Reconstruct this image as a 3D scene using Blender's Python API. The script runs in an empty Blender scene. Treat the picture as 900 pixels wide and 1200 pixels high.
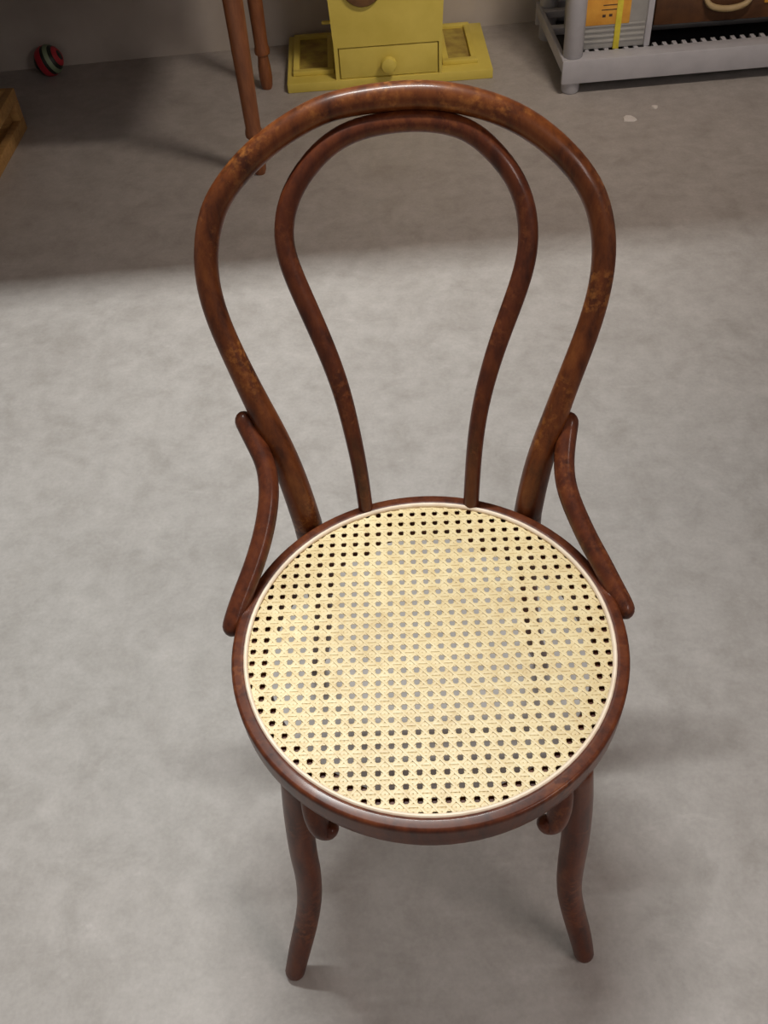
import bpy, bmesh, math, random
from mathutils import Vector, Matrix, Quaternion

random.seed(7)
scene = bpy.context.scene
COL = scene.collection

# ------------------------------------------------------------------ camera
cam_data = bpy.data.cameras.new('camera')
cam = bpy.data.objects.new('camera', cam_data)
COL.objects.link(cam)
FWD = Vector((-0.0385915, 0.6641475, -0.74660485)).normalized()
RGT = Vector((0.99853389, -0.0027504, -0.05406018)).normalized()
UPV = RGT.cross(FWD).normalized()
cam.matrix_world = Matrix(((RGT.x, UPV.x, -FWD.x, -0.00182), (RGT.y, UPV.y, -FWD.y, -0.56745),
                           (RGT.z, UPV.z, -FWD.z, 1.29998), (0, 0, 0, 1)))
cam_data.sensor_fit = 'VERTICAL'
cam_data.sensor_height = 24.0
cam_data.lens = 24.0 * 1140 / 1200
cam_data.clip_start = 0.02
scene.camera = cam

# ------------------------------------------------------------------ light
world = bpy.data.worlds.new('world')
scene.world = world
world.use_nodes = True
world.node_tree.nodes['Background'].inputs['Color'].default_value = (1.0, 0.88, 0.82, 1)
world.node_tree.nodes['Background'].inputs['Strength'].default_value = 0.24


def area(name, loc, size, size_y, power, color, rz=0.0, target=None):
    d = bpy.data.lights.new(name, 'AREA')
    d.shape = 'RECTANGLE'
    d.size, d.size_y, d.energy, d.color = size, size_y, power, color
    o = bpy.data.objects.new(name, d)
    COL.objects.link(o)
    o.location = loc
    o.rotation_euler = (0, 0, rz)
    return o


# rows of ceiling fluorescent fixtures
area('ceiling_tube_main', (-0.15, 0.78, 3.20), 1.2, 0.085, 88, (0.97, 1.0, 0.975), math.radians(4))
area('ceiling_tube_right', (1.55, -1.25, 1.93), 0.25, 1.2, 20, (1.0, 0.88, 0.83), math.radians(4))
# warm fill lamp added under the slab to brighten the rear floor and wall
rear_fill = area('rear_fill_light', (0.72, 1.14, 1.93), 0.4, 0.12, 8.6, (1.0, 0.85, 0.72), math.radians(4))
rear_fill.rotation_euler = (math.radians(42), 0, math.radians(22))   # tilted towards the back wall
rear_fill.data.spread = math.radians(110)
scene.view_settings.view_transform = 'Standard'
scene.view_settings.look = 'None'
scene.view_settings.exposure = 0.12
scene.view_settings.gamma = 1.0
scene.view_settings.use_curve_mapping = False


# ------------------------------------------------------------------ materials
def new_mat(name):
    m = bpy.data.materials.new(name)
    m.use_nodes = True
    nt = m.node_tree
    return m, nt, nt.nodes['Principled BSDF']


def noise(nt, scale, detail=4, rough=0.55, stretch=(1, 1, 1), coord='Object', dist=0.0):
    tc = nt.nodes.new('ShaderNodeTexCoord')
    mp = nt.nodes.new('ShaderNodeMapping')
    mp.inputs['Scale'].default_value = stretch
    nz = nt.nodes.new('ShaderNodeTexNoise')
    nz.inputs['Scale'].default_value = scale
    nz.inputs['Detail'].default_value = detail
    nz.inputs['Roughness'].default_value = rough
    nz.inputs['Distortion'].default_value = dist
    nt.links.new(tc.outputs[coord], mp.inputs['Vector'])
    nt.links.new(mp.outputs['Vector'], nz.inputs['Vector'])
    return nz.outputs['Fac']


def ramp(nt, fac, stops):
    r = nt.nodes.new('ShaderNodeValToRGB')
    while len(r.color_ramp.elements) < len(stops):
        r.color_ramp.elements.new(0.5)
    for e, (p, c) in zip(r.color_ramp.elements, stops):
        e.position = p
        e.color = (*c, 1)
    nt.links.new(fac, r.inputs['Fac'])
    return r.outputs['Color']


def mix(nt, a, b, fac, mode='MIX'):
    n = nt.nodes.new('ShaderNodeMix')
    n.data_type = 'RGBA'
    n.blend_type = mode
    for sock, v in ((n.inputs[0], fac), (n.inputs[6], a), (n.inputs[7], b)):
        if hasattr(v, 'is_linked'):
            nt.links.new(v, sock)
        elif isinstance(v, (int, float)):
            sock.default_value = v
        else:
            sock.default_value = (*v, 1)
    return n.outputs[2]


def bump(nt, bsdf, fac, strength, distance):
    b = nt.nodes.new('ShaderNodeBump')
    b.inputs['Strength'].default_value = strength
    b.inputs['Distance'].default_value = distance
    nt.links.new(fac, b.inputs['Height'])
    nt.links.new(b.outputs['Normal'], bsdf.inputs['Normal'])


def simple(name, c1, c2, scale=30, rough=0.5, stretch=(1, 1, 1), bstr=0.0, metallic=0.0, spec=0.5):
    m, nt, b = new_mat(name)
    f = noise(nt, scale, stretch=stretch)
    nt.links.new(ramp(nt, f, [(0.3, c1), (0.7, c2)]), b.inputs['Base Color'])
    b.inputs['Roughness'].default_value = rough
    b.inputs['Metallic'].default_value = metallic
    b.inputs['Specular IOR Level'].default_value = spec
    if bstr:
        bump(nt, b, f, bstr, 0.002)
    return m


def chair_wood_mat(name, dark, mid, light, worn):
    m, nt, b = new_mat(name)
    grain = noise(nt, 60, 6, 0.65, (1, 1, 0.25))
    base = ramp(nt, grain, [(0.32, dark), (0.52, mid), (0.72, light)])
    patch = noise(nt, 11, 6, 0.75)
    pm = ramp(nt, patch, [(0.5, (0, 0, 0)), (0.62, (1, 1, 1))])
    fine = noise(nt, 130, 3, 0.6)
    fm = ramp(nt, fine, [(0.45, (0, 0, 0)), (0.6, (1, 1, 1))])
    fac = mix(nt, pm, fm, 1.0, 'MULTIPLY')
    sc = mix(nt, fac, (0.75, 0.75, 0.75), 1.0, 'MULTIPLY')
    nt.links.new(mix(nt, base, worn, sc), b.inputs['Base Color'])
    b.inputs['Roughness'].default_value = 0.42
    b.inputs['Specular IOR Level'].default_value = 0.20
    b.inputs['Coat Weight'].default_value = 0.22
    b.inputs['Coat Roughness'].default_value = 0.16
    bump(nt, b, grain, 0.12, 0.0006)
    return m


M = {}
M['hoop'] = chair_wood_mat('stained_beech_hoop', (0.050, 0.012, 0.004), (0.125, 0.032, 0.0075), (0.185, 0.054, 0.012), (0.32, 0.115, 0.025))
M['wood'] = chair_wood_mat('stained_beech', (0.042, 0.010, 0.005), (0.095, 0.022, 0.0075), (0.14, 0.036, 0.010), (0.18, 0.052, 0.015))

# concrete floor
m, nt, b = new_mat('concrete_floor')
big = noise(nt, 1.3, 5, 0.6, dist=0.3)
med = noise(nt, 11, 8, 0.68, dist=0.4)
sml = noise(nt, 34, 5, 0.6)
fin = noise(nt, 160, 3, 0.6)
scuff = noise(nt, 5, 6, 0.7, (1.0, 3.2, 1.0), dist=1.2)
c = ramp(nt, big, [(0.3, (0.380, 0.350, 0.330)), (0.7, (0.430, 0.402, 0.382))])
c = mix(nt, c, ramp(nt, med, [(0.28, (0.80, 0.79, 0.77)), (0.52, (1, 1, 1)), (0.75, (1.14, 1.14, 1.14))]), 0.85, 'MULTIPLY')
c = mix(nt, c, ramp(nt, sml, [(0.3, (0.92, 0.92, 0.91)), (0.7, (1.07, 1.07, 1.07))]), 0.9, 'MULTIPLY')
c = mix(nt, c, ramp(nt, scuff, [(0.62, (1, 1, 1)), (0.72, (1.16, 1.16, 1.17))]), 0.8, 'MULTIPLY')
c = mix(nt, c, ramp(nt, fin, [(0.3, (0.9, 0.9, 0.9)), (0.7, (1.07, 1.07, 1.07))]), 0.6, 'MULTIPLY')
nt.links.new(c, b.inputs['Base Color'])
nt.links.new(ramp(nt, med, [(0.2, (0.5, 0.5, 0.5)), (0.8, (0.68, 0.68, 0.68))]), b.inputs['Roughness'])
b.inputs['Specular IOR Level'].default_value = 0.35
bump(nt, b, fin, 0.08, 0.001)
M['concrete'] = m

M['plaster'] = simple('painted_plaster', (0.43, 0.385, 0.345), (0.52, 0.475, 0.43), 6, 0.8, bstr=0.1)
M['partition_dark'] = simple('partition_dark_brown', (0.06, 0.05, 0.045), (0.09, 0.075, 0.065), 5, 0.7)  # dark finish that cuts bounce light off the added partition
M['shade_slab'] = simple('grey_slab_board', (0.33, 0.30, 0.27), (0.38, 0.35, 0.32), 4, 0.85)

# cane
m, nt, b = new_mat('natural_cane')
f = noise(nt, 70, 5, 0.6)
g = noise(nt, 9, 3, 0.6)
c = ramp(nt, f, [(0.25, (0.60, 0.45, 0.22)), (0.5, (0.71, 0.58, 0.325)), (0.8, (0.79, 0.68, 0.43))])
c = mix(nt, c, ramp(nt, g, [(0.3, (0.86, 0.80, 0.72)), (0.7, (1.08, 1.07, 1.05))]), 0.8, 'MULTIPLY')
nt.links.new(c, b.inputs['Base Color'])
b.inputs['Roughness'].default_value = 0.42
M['cane'] = m
M['cord'] = simple('pale_cane_spline', (0.78, 0.62, 0.46), (0.90, 0.76, 0.60), 60, 0.5)
M['yellow'] = simple('worn_yellow_paint', (0.62, 0.50, 0.085), (0.74, 0.61, 0.125), 9, 0.55, bstr=0.1)
M['yellow_dirty'] = simple('grimy_yellow_paint', (0.24, 0.15, 0.035), (0.52, 0.41, 0.08), 22, 0.65)
M['brown_knob'] = simple('brown_stained_wood', (0.10, 0.045, 0.015), (0.17, 0.08, 0.025), 30, 0.5)
M['table_wood'] = simple('reddish_table_wood', (0.17, 0.055, 0.02), (0.27, 0.095, 0.032), 18, 0.45, (6, 6, 1))
M['grey_plastic'] = simple('grey_shelf_plastic', (0.42, 0.42, 0.45), (0.48, 0.48, 0.51), 20, 0.45)
M['near_black'] = simple('near_black_flat', (0.02, 0.02, 0.022), (0.03, 0.03, 0.032), 20, 0.5)  # near-black for the slot shade sheet and the suitcase's bottom band
M['box_grey'] = simple('grey_plastic_case', (0.30, 0.30, 0.29), (0.40, 0.40, 0.385), 14, 0.4)
M['orange'] = simple('orange_paper', (0.62, 0.27, 0.03), (0.78, 0.40, 0.06), 25, 0.6)
M['tape'] = simple('yellow_tape', (0.60, 0.50, 0.03), (0.75, 0.65, 0.06), 40, 0.5)
M['leather'] = simple('brown_suitcase_leather', (0.085, 0.038, 0.018), (0.15, 0.066, 0.028), 26, 0.5, bstr=0.2)
M['brass'] = simple('tan_handle_leather', (0.38, 0.27, 0.13), (0.48, 0.36, 0.19), 30, 0.45)
M['pine'] = simple('raw_pine_crate', (0.36, 0.19, 0.06), (0.50, 0.29, 0.10), 14, 0.65, (1, 6, 6))
M['ball_dark'] = simple('dark_green_lacquer', (0.010, 0.016, 0.012), (0.02, 0.028, 0.02), 30, 0.4)
M['ball_red'] = simple('red_lacquer', (0.40, 0.02, 0.035), (0.50, 0.035, 0.05), 30, 0.4)
M['ball_green'] = simple('pale_green_lacquer', (0.20, 0.27, 0.16), (0.27, 0.34, 0.21), 30, 0.4)
M['paper'] = simple('white_paper_scrap', (0.62, 0.58, 0.55), (0.72, 0.68, 0.65), 40, 0.7)
M['ink'] = simple('dark_ink', (0.05, 0.03, 0.02), (0.08, 0.04, 0.03), 40, 0.6)


# ------------------------------------------------------------------ helpers
def obj(name, bm, mat, parent=None, smooth=True, shared=None):
    if shared is None:
        me = bpy.data.meshes.new(name)
        bmesh.ops.recalc_face_normals(bm, faces=bm.faces)
        bm.to_mesh(me)
        bm.free()
        me.materials.append(M[mat])
        if smooth:
            for p in me.polygons:
                p.use_smooth = True
            me.set_sharp_from_angle(angle=math.radians(38))
    else:
        me = shared
    o = bpy.data.objects.new(name, me)
    COL.objects.link(o)
    if parent is not None:
        o.parent = parent
    return o


def tag(o, label, cat, group=None):
    o['label'] = label
    o['category'] = cat
    if group:
        o['group'] = group
    return o


def thing(name, label, cat, loc=(0, 0, 0), rz=0.0, group=None):
    o = bpy.data.objects.new(name, None)
    COL.objects.link(o)
    o.location = loc
    o.rotation_euler = (0, 0, rz)
    o.empty_display_size = 0.1
    return tag(o, label, cat, group)


def struct(o):
    o['kind'] = 'structure'
    return o


def add_box(bm, x0, x1, y0, y1, z0, z1, bev=0.0):
    t = bmesh.new()
    bmesh.ops.create_cube(t, size=1.0)
    for v in t.verts:
        v.co = Vector(((x0 + x1) / 2 + v.co.x * (x1 - x0), (y0 + y1) / 2 + v.co.y * (y1 - y0), (z0 + z1) / 2 + v.co.z * (z1 - z0)))
    if bev:
        bmesh.ops.bevel(t, geom=list(t.edges), offset=bev, segments=2, affect='EDGES', profile=0.5)
    me = bpy.data.meshes.new('tmp')
    t.to_mesh(me)
    t.free()
    bm.from_mesh(me)
    bpy.data.meshes.remove(me)


def box(name, mat, parent, x0, x1, y0, y1, z0, z1, bev=0.002):
    bm = bmesh.new()
    add_box(bm, x0, x1, y0, y1, z0, z1, bev)
    return obj(name, bm, mat, parent)


def lathe(bm, prof, seg=32, center=(0, 0, 0), closed=False):
    rings = []
    cx, cy, cz = center
    for r, z in prof:
        if r < 1e-6:
            rings.append([bm.verts.new((cx, cy, cz + z))])
        else:
            rings.append([bm.verts.new((cx + r * math.cos(2 * math.pi * i / seg), cy + r * math.sin(2 * math.pi * i / seg), cz + z)) for i in range(seg)])
    n = len(rings)
    for k in range(n if closed else n - 1):
        a, b2 = rings[k], rings[(k + 1) % n]
        for i in range(seg):
            j = (i + 1) % seg
            if len(a) == 1 and len(b2) == 1:
                continue
            if len(a) == 1:
                bm.faces.new((a[0], b2[i], b2[j]))
            elif len(b2) == 1:
                bm.faces.new((a[i], a[j], b2[0]))
            else:
                bm.faces.new((a[i], a[j], b2[j], b2[i]))


def catmull(pts, n):
    """pts: tuples of any length; returns n samples per span."""
    P = [tuple(p) for p in pts]
    P = [tuple(2 * a - b2 for a, b2 in zip(P[0], P[1]))] + P + [tuple(2 * a - b2 for a, b2 in zip(P[-1], P[-2]))]
    out = []
    for i in range(1, len(P) - 2):
        p0, p1, p2, p3 = P[i - 1], P[i], P[i + 1], P[i + 2]
        for s in range(n):
            t = s / n
            out.append(tuple(0.5 * (2 * b2 + (c2 - a) * t + (2 * a - 5 * b2 + 4 * c2 - d) * t * t + (3 * b2 - a - 3 * c2 + d) * t ** 3)
                             for a, b2, c2, d in zip(p0, p1, p2, p3)))
    out.append(P[-2])
    return out


def smooth_path(pts, times=2):
    P = [list(p) for p in pts]
    for _ in range(times):
        Q = [p[:] for p in P]
        for i in range(1, len(P) - 1):
            for k in range(len(P[i])):
                Q[i][k] = 0.25 * P[i - 1][k] + 0.5 * P[i][k] + 0.25 * P[i + 1][k]
        P = Q
    return [tuple(p) for p in P]


def tube(bm, pts, seg=16, round_caps=True, capk=0.7):
    """pts: (x, y, z, r) samples."""
    C = [Vector(p[:3]) for p in pts]
    R = [p[3] for p in pts]
    T = []
    for i in range(len(C)):
        a, b2 = C[max(i - 1, 0)], C[min(i + 1, len(C) - 1)]
        T.append((b2 - a).normalized())
    if round_caps:
        pre, post = [], []
        for k in range(1, 5):
            a = k * math.pi / 8.6
            pre.insert(0, (C[0] - T[0] * R[0] * math.sin(a) * capk, R[0] * math.cos(a), T[0]))
            post.append((C[-1] + T[-1] * R[-1] * math.sin(a) * capk, R[-1] * math.cos(a), T[-1]))
        C = [p[0] for p in pre] + C + [p[0] for p in post]
        R = [p[1] for p in pre] + R + [p[1] for p in post]
        T = [p[2] for p in pre] + T + [p[2] for p in post]
    n0 = T[0].orthogonal().normalized()
    rings = []
    for i in range(len(C)):
        if i:
            q = T[i - 1].rotation_difference(T[i])
            n0 = (q @ n0)
            n0 = (n0 - T[i] * n0.dot(T[i])).normalized()
        bn = T[i].cross(n0)
        rings.append([bm.verts.new(C[i] + (n0 * math.cos(2 * math.pi * k / seg) + bn * math.sin(2 * math.pi * k / seg)) * R[i]) for k in range(seg)])
    for a, b2 in zip(rings, rings[1:]):
        for k in range(seg):
            j = (k + 1) % seg
            bm.faces.new((a[k], a[j], b2[j], b2[k]))
    bm.faces.new(rings[0][::-1])
    bm.faces.new(rings[-1])


def tube_obj(name, mat, parent, pts, n=5, seg=18, smooth=2, capk=0.7):
    bm = bmesh.new()
    tube(bm, smooth_path(catmull(pts, n), smooth), seg, True, capk)
    return obj(name, bm, mat, parent)


# ------------------------------------------------------------------ the setting
WALL_RZ = math.radians(5.0)
WALL_P = Vector((0.0, 2.612, 0.0))
bm = bmesh.new()
add_box(bm, -4.5, 4.5, -4.0, 3.6, -0.08, 0.0)
struct(obj('floor', bm, 'concrete', smooth=False))
bm = bmesh.new()
add_box(bm, -4.2, 4.2, 0.0, 0.15, 0.0, 2.9)
w = struct(obj('wall_back', bm, 'plaster', smooth=False))
w.location = WALL_P
w.rotation_euler = (0, 0, WALL_RZ)
bm = bmesh.new()
add_box(bm, -1.72, -1.57, 1.0, 2.46, 0.0, 2.9)
struct(obj('shade_partition', bm, 'partition_dark', smooth=False))  # unseen partition added to darken the left corner
# unseen slab added overhead to cast the shade edge across the back floor
bm = bmesh.new()
add_box(bm, -4.2, 4.2, -1.592, 0.0, 1.95, 2.05)
add_box(bm, 0.05, 4.2, -6.5, -1.592, 1.95, 2.05)   # side strip added to dim the right part of the floor
w = struct(obj('shade_slab', bm, 'shade_slab', smooth=False))
w.location = WALL_P
w.rotation_euler = (0, 0, math.radians(4.0))

# ------------------------------------------------------------------ the bentwood chair
chair = thing('bentwood_chair', 'dark brown bentwood chair with a double hoop back and round woven cane seat', 'chair')
OUTER = [(-0.1357, 0.1813, 0.4428, 0.0168), (-0.1461, 0.1964, 0.5089, 0.0165), (-0.1613, 0.21, 0.5618, 0.0155), (-0.1767, 0.2213, 0.6019, 0.0138), (-0.1904, 0.2344, 0.6455, 0.0126), (-0.2019, 0.2452, 0.6792, 0.0122), (-0.2082, 0.2554, 0.7093, 0.0122), (-0.2103, 0.2645, 0.7352, 0.0121), (-0.2061, 0.2752, 0.7646, 0.0123), (-0.1975, 0.2842, 0.7882, 0.0126), (-0.1878, 0.2904, 0.8044, 0.0125), (-0.1716, 0.2972, 0.8214, 0.0126), (-0.1478, 0.3054, 0.8417, 0.0128), (-0.1171, 0.3126, 0.8589, 0.0127), (-0.0866, 0.318, 0.8718, 0.0128), (-0.0666, 0.3201, 0.8768, 0.0127), (-0.0309, 0.3217, 0.8805, 0.0131), (0.0044, 0.3222, 0.8816, 0.0131), (0.0395, 0.321, 0.879, 0.0131), (0.0823, 0.3162, 0.8677, 0.0131), (0.1134, 0.3101, 0.853, 0.0132), (0.1415, 0.3018, 0.8329, 0.0125), (0.1677, 0.2914, 0.8069, 0.0127), (0.1823, 0.2813, 0.7809, 0.0124), (0.189, 0.2695, 0.7492, 0.012), (0.1894, 0.26, 0.7226, 0.0118), (0.1848, 0.2491, 0.6908, 0.0119), (0.1755, 0.2382, 0.6575, 0.0124), (0.164, 0.2278, 0.6238, 0.0128), (0.1536, 0.2184, 0.592, 0.0131), (0.1416, 0.207, 0.5506, 0.0145), (0.1285, 0.1956, 0.506, 0.0158), (0.1214, 0.1823, 0.4476, 0.0161)]
INNER = [(-0.0665, 0.1868, 0.455, 0.0084), (-0.0678, 0.1959, 0.5072, 0.0085), (-0.0741, 0.2078, 0.5538, 0.0092), (-0.0799, 0.2208, 0.6003, 0.0097), (-0.0893, 0.2318, 0.6371, 0.0103), (-0.1015, 0.2438, 0.6747, 0.0106), (-0.1157, 0.2567, 0.713, 0.0107), (-0.1257, 0.2669, 0.7419, 0.0103), (-0.1282, 0.273, 0.7588, 0.0097), (-0.1271, 0.2797, 0.7766, 0.0097), (-0.1216, 0.2876, 0.7973, 0.01), (-0.1078, 0.296, 0.8185, 0.0101), (-0.0871, 0.304, 0.8384, 0.0104), (-0.0626, 0.3106, 0.8542, 0.0105), (-0.0321, 0.3128, 0.8595, 0.01), (0.0033, 0.3137, 0.8618, 0.01), (0.0302, 0.3123, 0.8584, 0.01), (0.0487, 0.3105, 0.854, 0.0103), (0.0663, 0.3069, 0.8455, 0.0103), (0.0855, 0.2993, 0.8267, 0.0098), (0.1016, 0.2919, 0.8082, 0.0097), (0.112, 0.2823, 0.7833, 0.0099), (0.1152, 0.2713, 0.7541, 0.0099), (0.1115, 0.2616, 0.7272, 0.0103), (0.0983, 0.2493, 0.6913, 0.0105), (0.0852, 0.2382, 0.6575, 0.0101), (0.0748, 0.2275, 0.6231, 0.0096), (0.066, 0.2169, 0.5869, 0.0092), (0.0584, 0.2041, 0.5396, 0.0088), (0.0556, 0.1874, 0.455, 0.0090)]
tube_obj('back_hoop', 'hoop', chair, OUTER, 4, 20, 14)
tube_obj('inner_hoop', 'wood', chair, INNER, 4, 18, 16)

# hip braces from the hoop to the side of the seat ring
BL = [(-0.1909, 0.2143, 0.5775), (-0.1865, 0.2077, 0.5693), (-0.1786, 0.1948, 0.5579), (-0.1707, 0.1805, 0.5467), (-0.1677, 0.1646, 0.5348), (-0.1678, 0.1485, 0.5233), (-0.1717, 0.1272, 0.5083), (-0.1784, 0.1061, 0.4939), (-0.187, 0.0853, 0.4799), (-0.1975, 0.064, 0.4658), (-0.2050, 0.0473, 0.4549), (-0.2090, 0.0371, 0.447)]
BR = [(0.1618, 0.2096, 0.5605), (0.1603, 0.2038, 0.5534), (0.1584, 0.1954, 0.546), (0.1557, 0.1807, 0.5345), (0.1555, 0.1631, 0.522), (0.1597, 0.1449, 0.5099), (0.1683, 0.1241, 0.4967), (0.1768, 0.1056, 0.4852), (0.1873, 0.0866, 0.4736), (0.1985, 0.0639, 0.4599), (0.2060, 0.0497, 0.4513), (0.2090, 0.0426, 0.447)]
for B in (BL, BR):
    tube_obj('hip_brace', 'wood', chair, [(*p, 0.0112) for p in B], 3, 18, 3, 1.15)

# seat ring with a rebate that carries the cane
bm = bmesh.new()
prof = [(0.2042, 0.4575), (0.2030, 0.4592), (0.2018, 0.4599), (0.2008, 0.4601), (0.1945, 0.4604), (0.1935, 0.4605), (0.1912, 0.4598), (0.1905, 0.4530),
        (0.1690, 0.4522), (0.1675, 0.4490), (0.1675, 0.4250), (0.1695, 0.4225), (0.1990, 0.4225), (0.2020, 0.4245),
        (0.2034, 0.4290), (0.2040, 0.4400), (0.2042, 0.4530)]
lathe(bm, prof, 96, closed=True)
obj('seat_ring', bm, 'wood', chair)
# pale spline that holds the cane in its groove
bm = bmesh.new()
lathe(bm, [(0.1893 + 0.0025 * math.cos(a), 0.4588 + 0.0028 * math.sin(a)) for a in [2 * math.pi * k / 10 for k in range(10)]], 96, closed=True)
obj('cane_spline', bm, 'cord', chair)

# cane: pairs of upright and cross strands plus two sets of diagonals
PX, PY, HX, HY, RC = 0.0130, 0.0140, 0.0, -0.1031, 0.1885
ZC = 0.4565


def strand(bm, ax, ay, dx, dy, width, z, amp=0.0, per=1.0, ph=0.0):
    """flat split-cane strip through (ax, ay) along (dx, dy), cut at the ring."""
    l = math.hypot(dx, dy)
    dx, dy = dx / l, dy / l
    b0 = ax * dx + ay * dy
    c0 = ax * ax + ay * ay - RC * RC
    disc = b0 * b0 - c0
    if disc <= 1e-6:
        return
    s0, s1 = -b0 - math.sqrt(disc), -b0 + math.sqrt(disc)
    n = max(2, int((s1 - s0) / (per * 0.25))) if amp else 1
    nx, ny = -dy, dx
    prev = None
    h = 0.0007
    for i in range(n + 1):
        s = s0 + (s1 - s0) * i / n
        zz = z + (amp * math.sin(2 * math.pi * (s / per) + ph) if amp else 0)
        c = (ax + dx * s, ay + dy * s)
        row = [bm.verts.new((c[0] + nx * o * width, c[1] + ny * o * width, zz + dz)) for o, dz in
               ((-0.5, 0), (-0.42, h * 0.75), (0, h), (0.42, h * 0.75), (0.5, 0), (0, -h * 0.3))]
        if prev:
            for k in range(6):
                j = (k + 1) % 6
                bm.faces.new((prev[k], prev[j], row[j], row[k]))
        prev = row


bm = bmesh.new()
nx_, ny_ = 16, 26
for i in range(-nx_, nx_ + 1):
    for o in (-0.00195, 0.00195):
        strand(bm, HX + (i + 0.5) * PX + o + random.uniform(-1, 1) * 1.5e-4, 0.0, random.uniform(-1, 1) * 0.0006, 1, 0.0036 + random.uniform(-1, 1) * 1e-4, ZC - 0.0004, 0.0003, PY * 2, i * math.pi)
for j in range(-ny_, ny_ + 12):
    for o in (-0.00215, 0.00215):
        strand(bm, 0.0, HY + (j + 0.5) * PY + o + random.uniform(-1, 1) * 1.5e-4, 1, random.uniform(-1, 1) * 0.0006, 0.0040 + random.uniform(-1, 1) * 1e-4, ZC, 0.0003, PX * 2, j * math.pi)
for k in range(-45, 46):
    strand(bm, HX + (k + 0.5) * PX, HY, PX, PY, 0.0034, ZC + 0.0003, 0.00015, math.hypot(PX, PY), k * math.pi)
for k in range(-45, 46):
    strand(bm, HX + (k + 0.5) * PX, HY, PX, -PY, 0.0031, ZC + 0.0006, 0.00015, math.hypot(PX, PY), k * math.pi)
o = obj('cane_weave', bm, 'cane', chair)
o['kind'] = 'stuff'
o['label'] = 'natural straw-coloured woven cane with rows of small holes'

# legs
LL = [(-0.1355, -0.1310, 0.4240, 0.0138), (-0.1410, -0.1305, 0.355, 0.0148), (-0.1450, -0.1375, 0.27, 0.0152), (-0.1452, -0.1436, 0.215, 0.0148), (-0.1494, -0.151, 0.158, 0.0144), (-0.1591, -0.1614, 0.106, 0.0141), (-0.1714, -0.1744, 0.057, 0.0136), (-0.1828, -0.1856, 0.0085, 0.0124)]
LR = [(0.1405, -0.1300, 0.4240, 0.0138), (0.1465, -0.1305, 0.355, 0.0148), (0.1500, -0.1352, 0.27, 0.0152), (0.1499, -0.1401, 0.215, 0.0148), (0.1523, -0.1455, 0.158, 0.0144), (0.1609, -0.1537, 0.106, 0.0141), (0.1723, -0.1631, 0.053, 0.0138), (0.1805, -0.1712, 0.0085, 0.0124)]
RL = [(-0.1357, 0.1813, 0.4428, 0.0168), (-0.1345, 0.1830, 0.39, 0.0165), (-0.1370, 0.1900, 0.30, 0.0158), (-0.1450, 0.2080, 0.20, 0.0150), (-0.1590, 0.2360, 0.10, 0.0140), (-0.1760, 0.2680, 0.0085, 0.0124)]
RR = [(0.1214, 0.1823, 0.4476, 0.0161), (0.1225, 0.1840, 0.39, 0.0160), (0.1270, 0.1910, 0.30, 0.0156), (0.1380, 0.2090, 0.20, 0.0150), (0.1540, 0.2370, 0.10, 0.0140), (0.1745, 0.2700, 0.0085, 0.0124)]
for L in (LL, LR, RL, RR):
    tube_obj('leg', 'wood', chair, L, 6, 18, 3)


# small scroll brackets tucked between legs and ring
def bracket(pts):
    tube_obj('scroll_bracket', 'wood', chair, pts, 5, 16, 2)


for sx in (-1, 1):
    o = 0.004 if sx > 0 else 0.0
    bracket([(sx * (0.1190 + o), -0.1440, 0.4240, 0.0105), (sx * (0.1195 + o), -0.1490, 0.4080, 0.0110), (sx * (0.1180 + o), -0.1550, 0.3900, 0.0112),
             (sx * (0.1140 + o), -0.1600, 0.3740, 0.0108), (sx * (0.1070 + o), -0.1610, 0.3690, 0.0095), (sx * (0.1035 + o), -0.1600, 0.3740, 0.0085)])
    bracket([(sx * 0.118, 0.170, 0.330, 0.0085), (sx * 0.112, 0.166, 0.375, 0.0090), (sx * 0.098, 0.158, 0.405, 0.0090), (sx * 0.075, 0.160, 0.415, 0.0088), (sx * 0.052, 0.172, 0.416, 0.0080)])

# ------------------------------------------------------------------ yellow stand with a drawer
ys = thing('drawer_stand', 'yellow painted wooden stand with small drawer on a wide flat base', 'stand', (-0.345, 2.241, 0), math.radians(2.6))
box('base', 'yellow', ys, 0.0, 0.60, 0.0, 0.330, 0.0, 0.028, 0.003)
bm = bmesh.new()
b0, b1 = [(0.144, 0.001), (0.452, 0.001), (0.452, 0.20), (0.144, 0.20)], [(0.130, 0.001), (0.470, 0.001), (0.470, 0.20), (0.130, 0.20)]
# carcass as stiles and rails so that the drawer sits in a real opening
def quadbar(bm, xa0, xa1, xb0, xb1, y0, y1, z0, z1):
    vs = [bm.verts.new(c) for c in ((xa0, y0, z0), (xa1, y0, z0), (xa1, y1, z0), (xa0, y1, z0), (xb0, y0, z1), (xb1, y0, z1), (xb1, y1, z1), (xb0, y1, z1))]
    for q in ((0, 3, 2, 1), (4, 5, 6, 7), (0, 1, 5, 4), (1, 2, 6, 5), (2, 3, 7, 6), (3, 0, 4, 7)):
        bm.faces.new([vs[i] for i in q])
quadbar(bm, 0.144, 0.452, 0.126, 0.474, 0.001, 0.20, 0.118, 0.55)
quadbar(bm, 0.144, 0.155, 0.1435, 0.155, 0.001, 0.20, 0.028, 0.118)
quadbar(bm, 0.443, 0.452, 0.443, 0.4525, 0.001, 0.20, 0.028, 0.118)
quadbar(bm, 0.155, 0.443, 0.155, 0.443, 0.03, 0.20, 0.028, 0.118)
obj('column', bm, 'yellow', ys, smooth=False)
dr = box('drawer', 'yellow', ys, 0.1575, 0.4405, 0.004, 0.035, 0.0295, 0.1150, 0.0025)
bm = bmesh.new()
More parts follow.
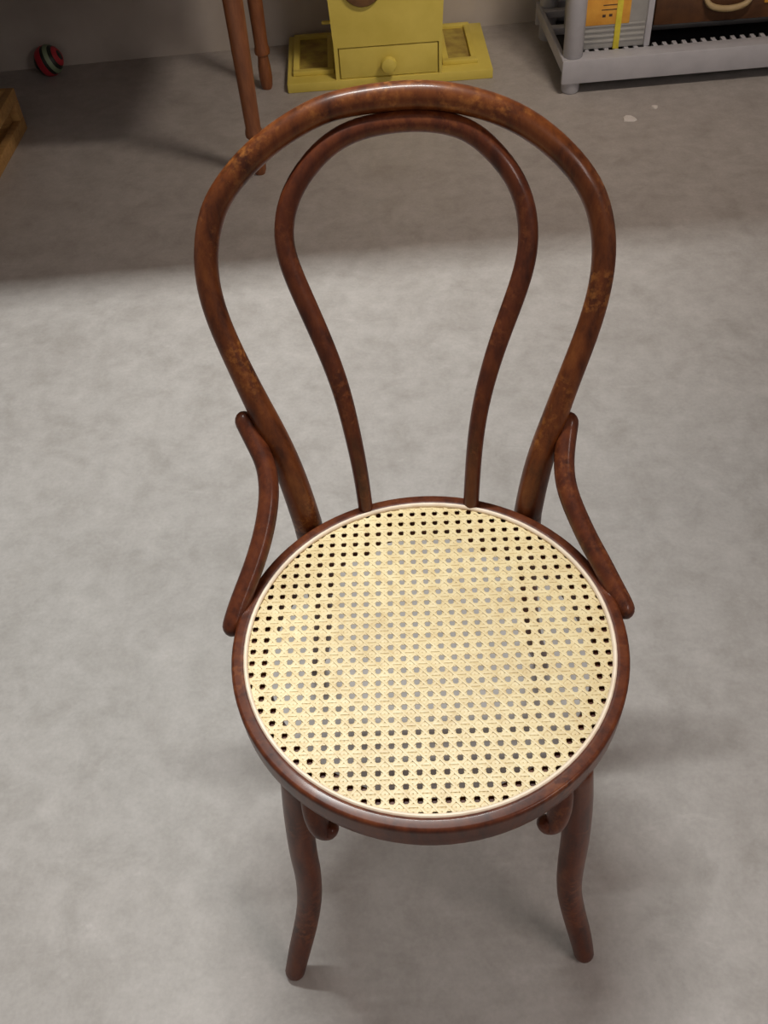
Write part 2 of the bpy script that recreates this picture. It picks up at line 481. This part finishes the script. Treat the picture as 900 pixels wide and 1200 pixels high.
lathe(bm, [(0.0, 0.0), (0.010, 0.0), (0.010, 0.010), (0.020, 0.016), (0.024, 0.024), (0.020, 0.033), (0.010, 0.037), (0.0, 0.038)], 20)
bmesh.ops.rotate(bm, verts=bm.verts, matrix=Matrix.Rotation(math.pi / 2, 3, 'X'))
bmesh.ops.translate(bm, verts=bm.verts, vec=(0.297, 0.005, 0.070))
obj('knob', bm, 'yellow', dr)
for (x0, x1, y0, y1) in ((0.018, 0.138, 0.045, 0.310), (0.458, 0.560, 0.045, 0.310)):
    box('inset_panel', 'yellow_dirty', ys, x0 + 0.016, x1 - 0.016, y0 + 0.016, y1 - 0.016, 0.0275, 0.031, 0.0)
    for (a0, a1, c0, c1) in ((x0, x1, y0, y0 + 0.02), (x0, x1, y1 - 0.02, y1), (x0, x0 + 0.018, y0 + 0.02, y1 - 0.02), (x1 - 0.018, x1, y0 + 0.02, y1 - 0.02)):
        box('moulding', 'yellow', ys, a0, a1, c0, c1, 0.028, 0.041, 0.002)
bm = bmesh.new()
lathe(bm, [(0.0, -0.012), (0.052, -0.012), (0.056, -0.006), (0.056, 0.0), (0.0, 0.0)], 28)
bmesh.ops.rotate(bm, verts=bm.verts, matrix=Matrix.Rotation(-math.pi / 2, 3, 'X'))
bmesh.ops.translate(bm, verts=bm.verts, vec=(0.235, 0.001, 0.282))
o = obj('round_plate', bm, 'brown_knob', ys)
o['label'] = 'brown round wooden plate on the column'
bm = bmesh.new()
tube(bm, [(0.145, 0.05, 0.172, 0.005), (0.118, 0.05, 0.172, 0.005)], 10)
obj('peg', bm, 'yellow', ys)

# ------------------------------------------------------------------ table on turned legs
tb = thing('side_table', 'reddish wooden table on turned legs standing by the back wall', 'table', (-0.9, 2.04, 0), 0.0)
tx, ty = -0.9, 2.04
lg = [(0.0, 0.0), (0.013, 0.0), (0.017, 0.010), (0.0195, 0.035), (0.0185, 0.065), (0.0155, 0.088), (0.0150, 0.098), (0.0215, 0.102), (0.0225, 0.110),
      (0.0215, 0.118), (0.0195, 0.124), (0.0205, 0.20), (0.0225, 0.33), (0.0245, 0.48), (0.0250, 0.60), (0.0250, 0.66), (0.0, 0.66)]
bm = bmesh.new()
lathe(bm, lg, 24)
first = None
for (x, y) in ((-0.391, 1.797), (-0.410, 2.285), (-1.47, 1.797), (-1.47, 2.285)):
    if first is None:
        first = obj('leg', bm, 'table_wood', tb)
        o = first
    else:
        o = obj('leg', None, None, tb, shared=first.data)
    o.location = (x - tx, y - ty, 0)
box('tabletop', 'table_wood', tb, -0.66, 0.68, -0.34, 0.42, 0.74, 0.765, 0.004)  # unseen top, widened to keep light off the wall below
for (x0, x1, y0, y1, z0) in ((-0.55, 0.50, -0.25, -0.23, 0.47), (-0.55, 0.50, 0.235, 0.255, 0.64), (-0.58, -0.56, -0.24, 0.245, 0.64), (0.49, 0.51, -0.24, 0.245, 0.47)):  # deep aprons shaped out of view to block light under the table
    box('apron', 'table_wood', tb, x0, x1, y0, y1, z0, 0.74, 0.002)

# ------------------------------------------------------------------ grey plastic shelving
SRZ = math.radians(4.0)
sh = thing('storage_shelf', 'grey plastic shelving unit with slotted decks against the back wall', 'shelf', (0.433, 2.129, 0), SRZ)
SW, SD = 0.92, 0.42


def deck(z0, teeth):
    d = box('shelf_deck', 'grey_plastic', sh, 0.0, SW, 0.0, 0.012, z0, z0 + 0.066, 0.004)
    box('back_rim', 'grey_plastic', d, 0.0, SW, SD - 0.012, SD, z0, z0 + 0.066, 0.003)
    box('side_rim', 'grey_plastic', d, 0.0, 0.014, 0.012, SD - 0.012, z0 + 0.03, z0 + 0.066, 0.003)
    box('side_rim', 'grey_plastic', d, SW - 0.014, SW, 0.012, SD - 0.012, z0 + 0.03, z0 + 0.066, 0.003)
    box('front_flange', 'grey_plastic', d, 0.010, SW - 0.010, 0.010, 0.052, z0 + 0.052, z0 + 0.0655, 0.002)
    for y in (0.22, 0.34):
        box('cross_bar', 'grey_plastic', d, 0.012, SW - 0.012, y, y + 0.025, z0 + 0.045, z0 + 0.0655, 0.002)
    if not teeth:
        box('shade_panel', 'grey_plastic', d, 0.012, SW - 0.012, 0.050, SD - 0.012, z0 + 0.050, z0 + 0.0650, 0.001)  # solid plate added on the unseen upper deck to darken the shelf below
    if teeth:
        box('slot_shade', 'near_black', d, 0.016, SW - 0.016, 0.014, SD - 0.014, z0 + 0.002, z0 + 0.008, 0.001)  # black sheet added so the slots read as deep shade
        bmt = bmesh.new()
        add_box(bmt, -0.006, 0.006, 0.0, 0.024, -0.008, 0.0, 0.001)
        f0 = None
        x = 0.05
        while x < SW - 0.04:
            if f0 is None:
                f0 = obj('rib', bmt, 'grey_plastic', d)
                r = f0
            else:
                r = obj('rib', None, None, d, shared=f0.data)
            r.location = (x, 0.050, z0 + 0.0655)
            x += 0.0275
    return d


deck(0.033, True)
deck(0.52, False)  # unseen upper deck, added to shade the lower one
for (x, y) in ((0.033, 0.032), (SW - 0.033, 0.032), (0.033, SD - 0.032), (SW - 0.033, SD - 0.032)):
    for (z0, z1, nm) in ((0.0, 0.098, 'foot'), (0.097, 0.522, 'post'), (0.585, 1.0, 'post')):
        bm = bmesh.new()
        r = 0.025 if nm == 'foot' else 0.027
        lathe(bm, [(0, z0), (r - 0.003, z0), (r, z0 + 0.004), (r, z1 - 0.004), (r - 0.003, z1), (0, z1)], 20, (x, y, 0))
        obj(nm, bm, 'grey_plastic', sh)

# grey case with an orange label, on the shelf
gc = thing('storage_case', 'grey ridged plastic case with orange label and yellow tape on the shelf', 'box', (0.4735, 2.1925, 0.0987), math.radians(3.6))
box('body', 'box_grey', gc, 0.0, 0.205, 0.0, 0.17, 0.0, 0.24, 0.004)
for z in (0.018, 0.032, 0.046, 0.060):
    box('ridge', 'box_grey', gc, 0.006, 0.188, -0.003, 0.002, z, z + 0.006, 0.001)
box('edge_strip', 'grey_plastic', gc, 0.190, 0.207, -0.005, 0.010, 0.0, 0.24, 0.002)
lb = box('label_sheet', 'orange', gc, 0.010, 0.142, -0.0042, 0.001, 0.066, 0.138, 0.0005)
for (x, z) in ((0.066, 0.086), (0.084, 0.087)):
    box('print_mark', 'ink', lb, x, x + 0.009, -0.0047, -0.003, z, z + 0.007, 0.0)
for (x, z, l) in ((0.062, 0.104, 0.055), (0.066, 0.116, 0.046)):
    box('print_mark', 'ink', lb, x, x + l, -0.0047, -0.003, z, z + 0.0025, 0.0)
box('tape_strip', 'tape', gc, 0.104, 0.120, -0.0062, 0.001, 0.0, 0.135, 0.0005)

# brown suitcase on the shelf
sc = thing('suitcase', 'old brown leather suitcase with tan handle lying on the grey shelf', 'suitcase', (0.706, 2.298, 0.0987), math.radians(2.6))
box('body', 'leather', sc, 0.0, 0.52, 0.0, 0.20, 0.0, 0.22, 0.010)
box('dark_bottom_band', 'near_black', sc, -0.002, 0.522, -0.003, 0.203, 0.0, 0.014, 0.003)  # dark band along the bottom edge
hd = tube_obj('handle', 'brass', sc, [(0.135, -0.002, 0.100, 0.006), (0.137, -0.012, 0.078, 0.007), (0.155, -0.018, 0.060, 0.0085), (0.20, -0.020, 0.052, 0.009), (0.245, -0.018, 0.060, 0.0085), (0.263, -0.012, 0.078, 0.007), (0.265, -0.002, 0.100, 0.006)], 5, 12, 2)
box('luggage_tag', 'orange', sc, 0.305, 0.36, -0.006, 0.001, 0.055, 0.11, 0.001)

# ------------------------------------------------------------------ crate at the left
cr = thing('wooden_crate', 'raw pine slatted crate on the floor by the left edge', 'crate', (-1.09, 2.116, 0), math.radians(-1.5))
H, T, Wd, Dp = 0.118, 0.022, 0.30, 0.62
for x in (-T, -Wd):
    box('rail', 'pine', cr, x, x + T, -Dp, 0.0, 0.0, 0.036, 0.002)
    box('rail', 'pine', cr, x, x + T, -Dp, 0.0, H - 0.034, H, 0.002)
    for y in (-T * 1.5, -Dp):
        box('post', 'pine', cr, x, x + T, y, y + T * 1.5, 0.036, H - 0.034, 0.002)
for y in (-T, -Dp):
    box('end_board', 'pine', cr, -Wd + T, -T, y, y + T, 0.0, H, 0.002)
box('bottom_board', 'pine', cr, -Wd + T, -T, -Dp + T, -T, 0.0, 0.012, 0.001)

# ------------------------------------------------------------------ striped ball
RB = 0.045
bl = thing('toy_ball', 'small dark ball with red and green stripes by the wall', 'ball', (-1.093, 2.455, RB))


def band(a0, a1, rad):
    n = 7
    return [(rad * math.sin(a0 + (a1 - a0) * i / n), rad * math.cos(a0 + (a1 - a0) * i / n)) for i in range(n + 1)]


AX = Matrix.Rotation(math.radians(-22), 3, 'Y') @ Matrix.Rotation(math.radians(18), 3, 'X') @ Matrix.Rotation(math.radians(90), 3, 'Y')
for nm, mt, a0, a1, rr_ in (('core', 'ball_dark', 0, math.pi, RB - 0.001), ('red_stripe', 'ball_red', 0.35, 0.72, RB), ('green_stripe', 'ball_green', 1.0, 1.30, RB), ('red_stripe', 'ball_red', 1.55, 2.05, RB)):
    bm = bmesh.new()
    pr = band(a0, a1, rr_)
    if nm != 'core':
        pr = pr + band(a1, a0, rr_ - 0.003)
    lathe(bm, pr, 28, closed=(nm != 'core'))
    bmesh.ops.rotate(bm, verts=bm.verts, matrix=AX)
    obj(nm, bm, mt, bl)


# ------------------------------------------------------------------ scraps on the floor
def scrap(name, label, x, y, sx, sy, rz):
    bm = bmesh.new()
    n = 9
    top = []
    for i in range(n):
        a = 2 * math.pi * i / n
        k = random.uniform(0.7, 1.0)
        top.append((sx * k * math.cos(a), sy * k * math.sin(a)))
    v0 = [bm.verts.new((a, b2, 0.0)) for a, b2 in top]
    v1 = [bm.verts.new((a * 0.9, b2 * 0.9, 0.003 + random.uniform(0, 0.003))) for a, b2 in top]
    bm.faces.new(v0[::-1])
    bm.faces.new(v1)
    for i in range(n):
        j = (i + 1) % n
        bm.faces.new((v0[i], v0[j], v1[j], v1[i]))
    o = obj(name, bm, 'paper', smooth=False)
    o.location = (x, y, 0.0)
    o.rotation_euler = (0, 0, rz)
    tag(o, label, 'scrap', 'white scraps on the floor')


scrap('paper_scrap', 'larger white scrap lying on the concrete floor before the shelf', 0.600, 1.979, 0.024, 0.016, -0.3)
scrap('paper_scrap', 'tiny white scrap on the floor nearer the grey shelf', 0.680, 2.040, 0.010, 0.010, 0.5)
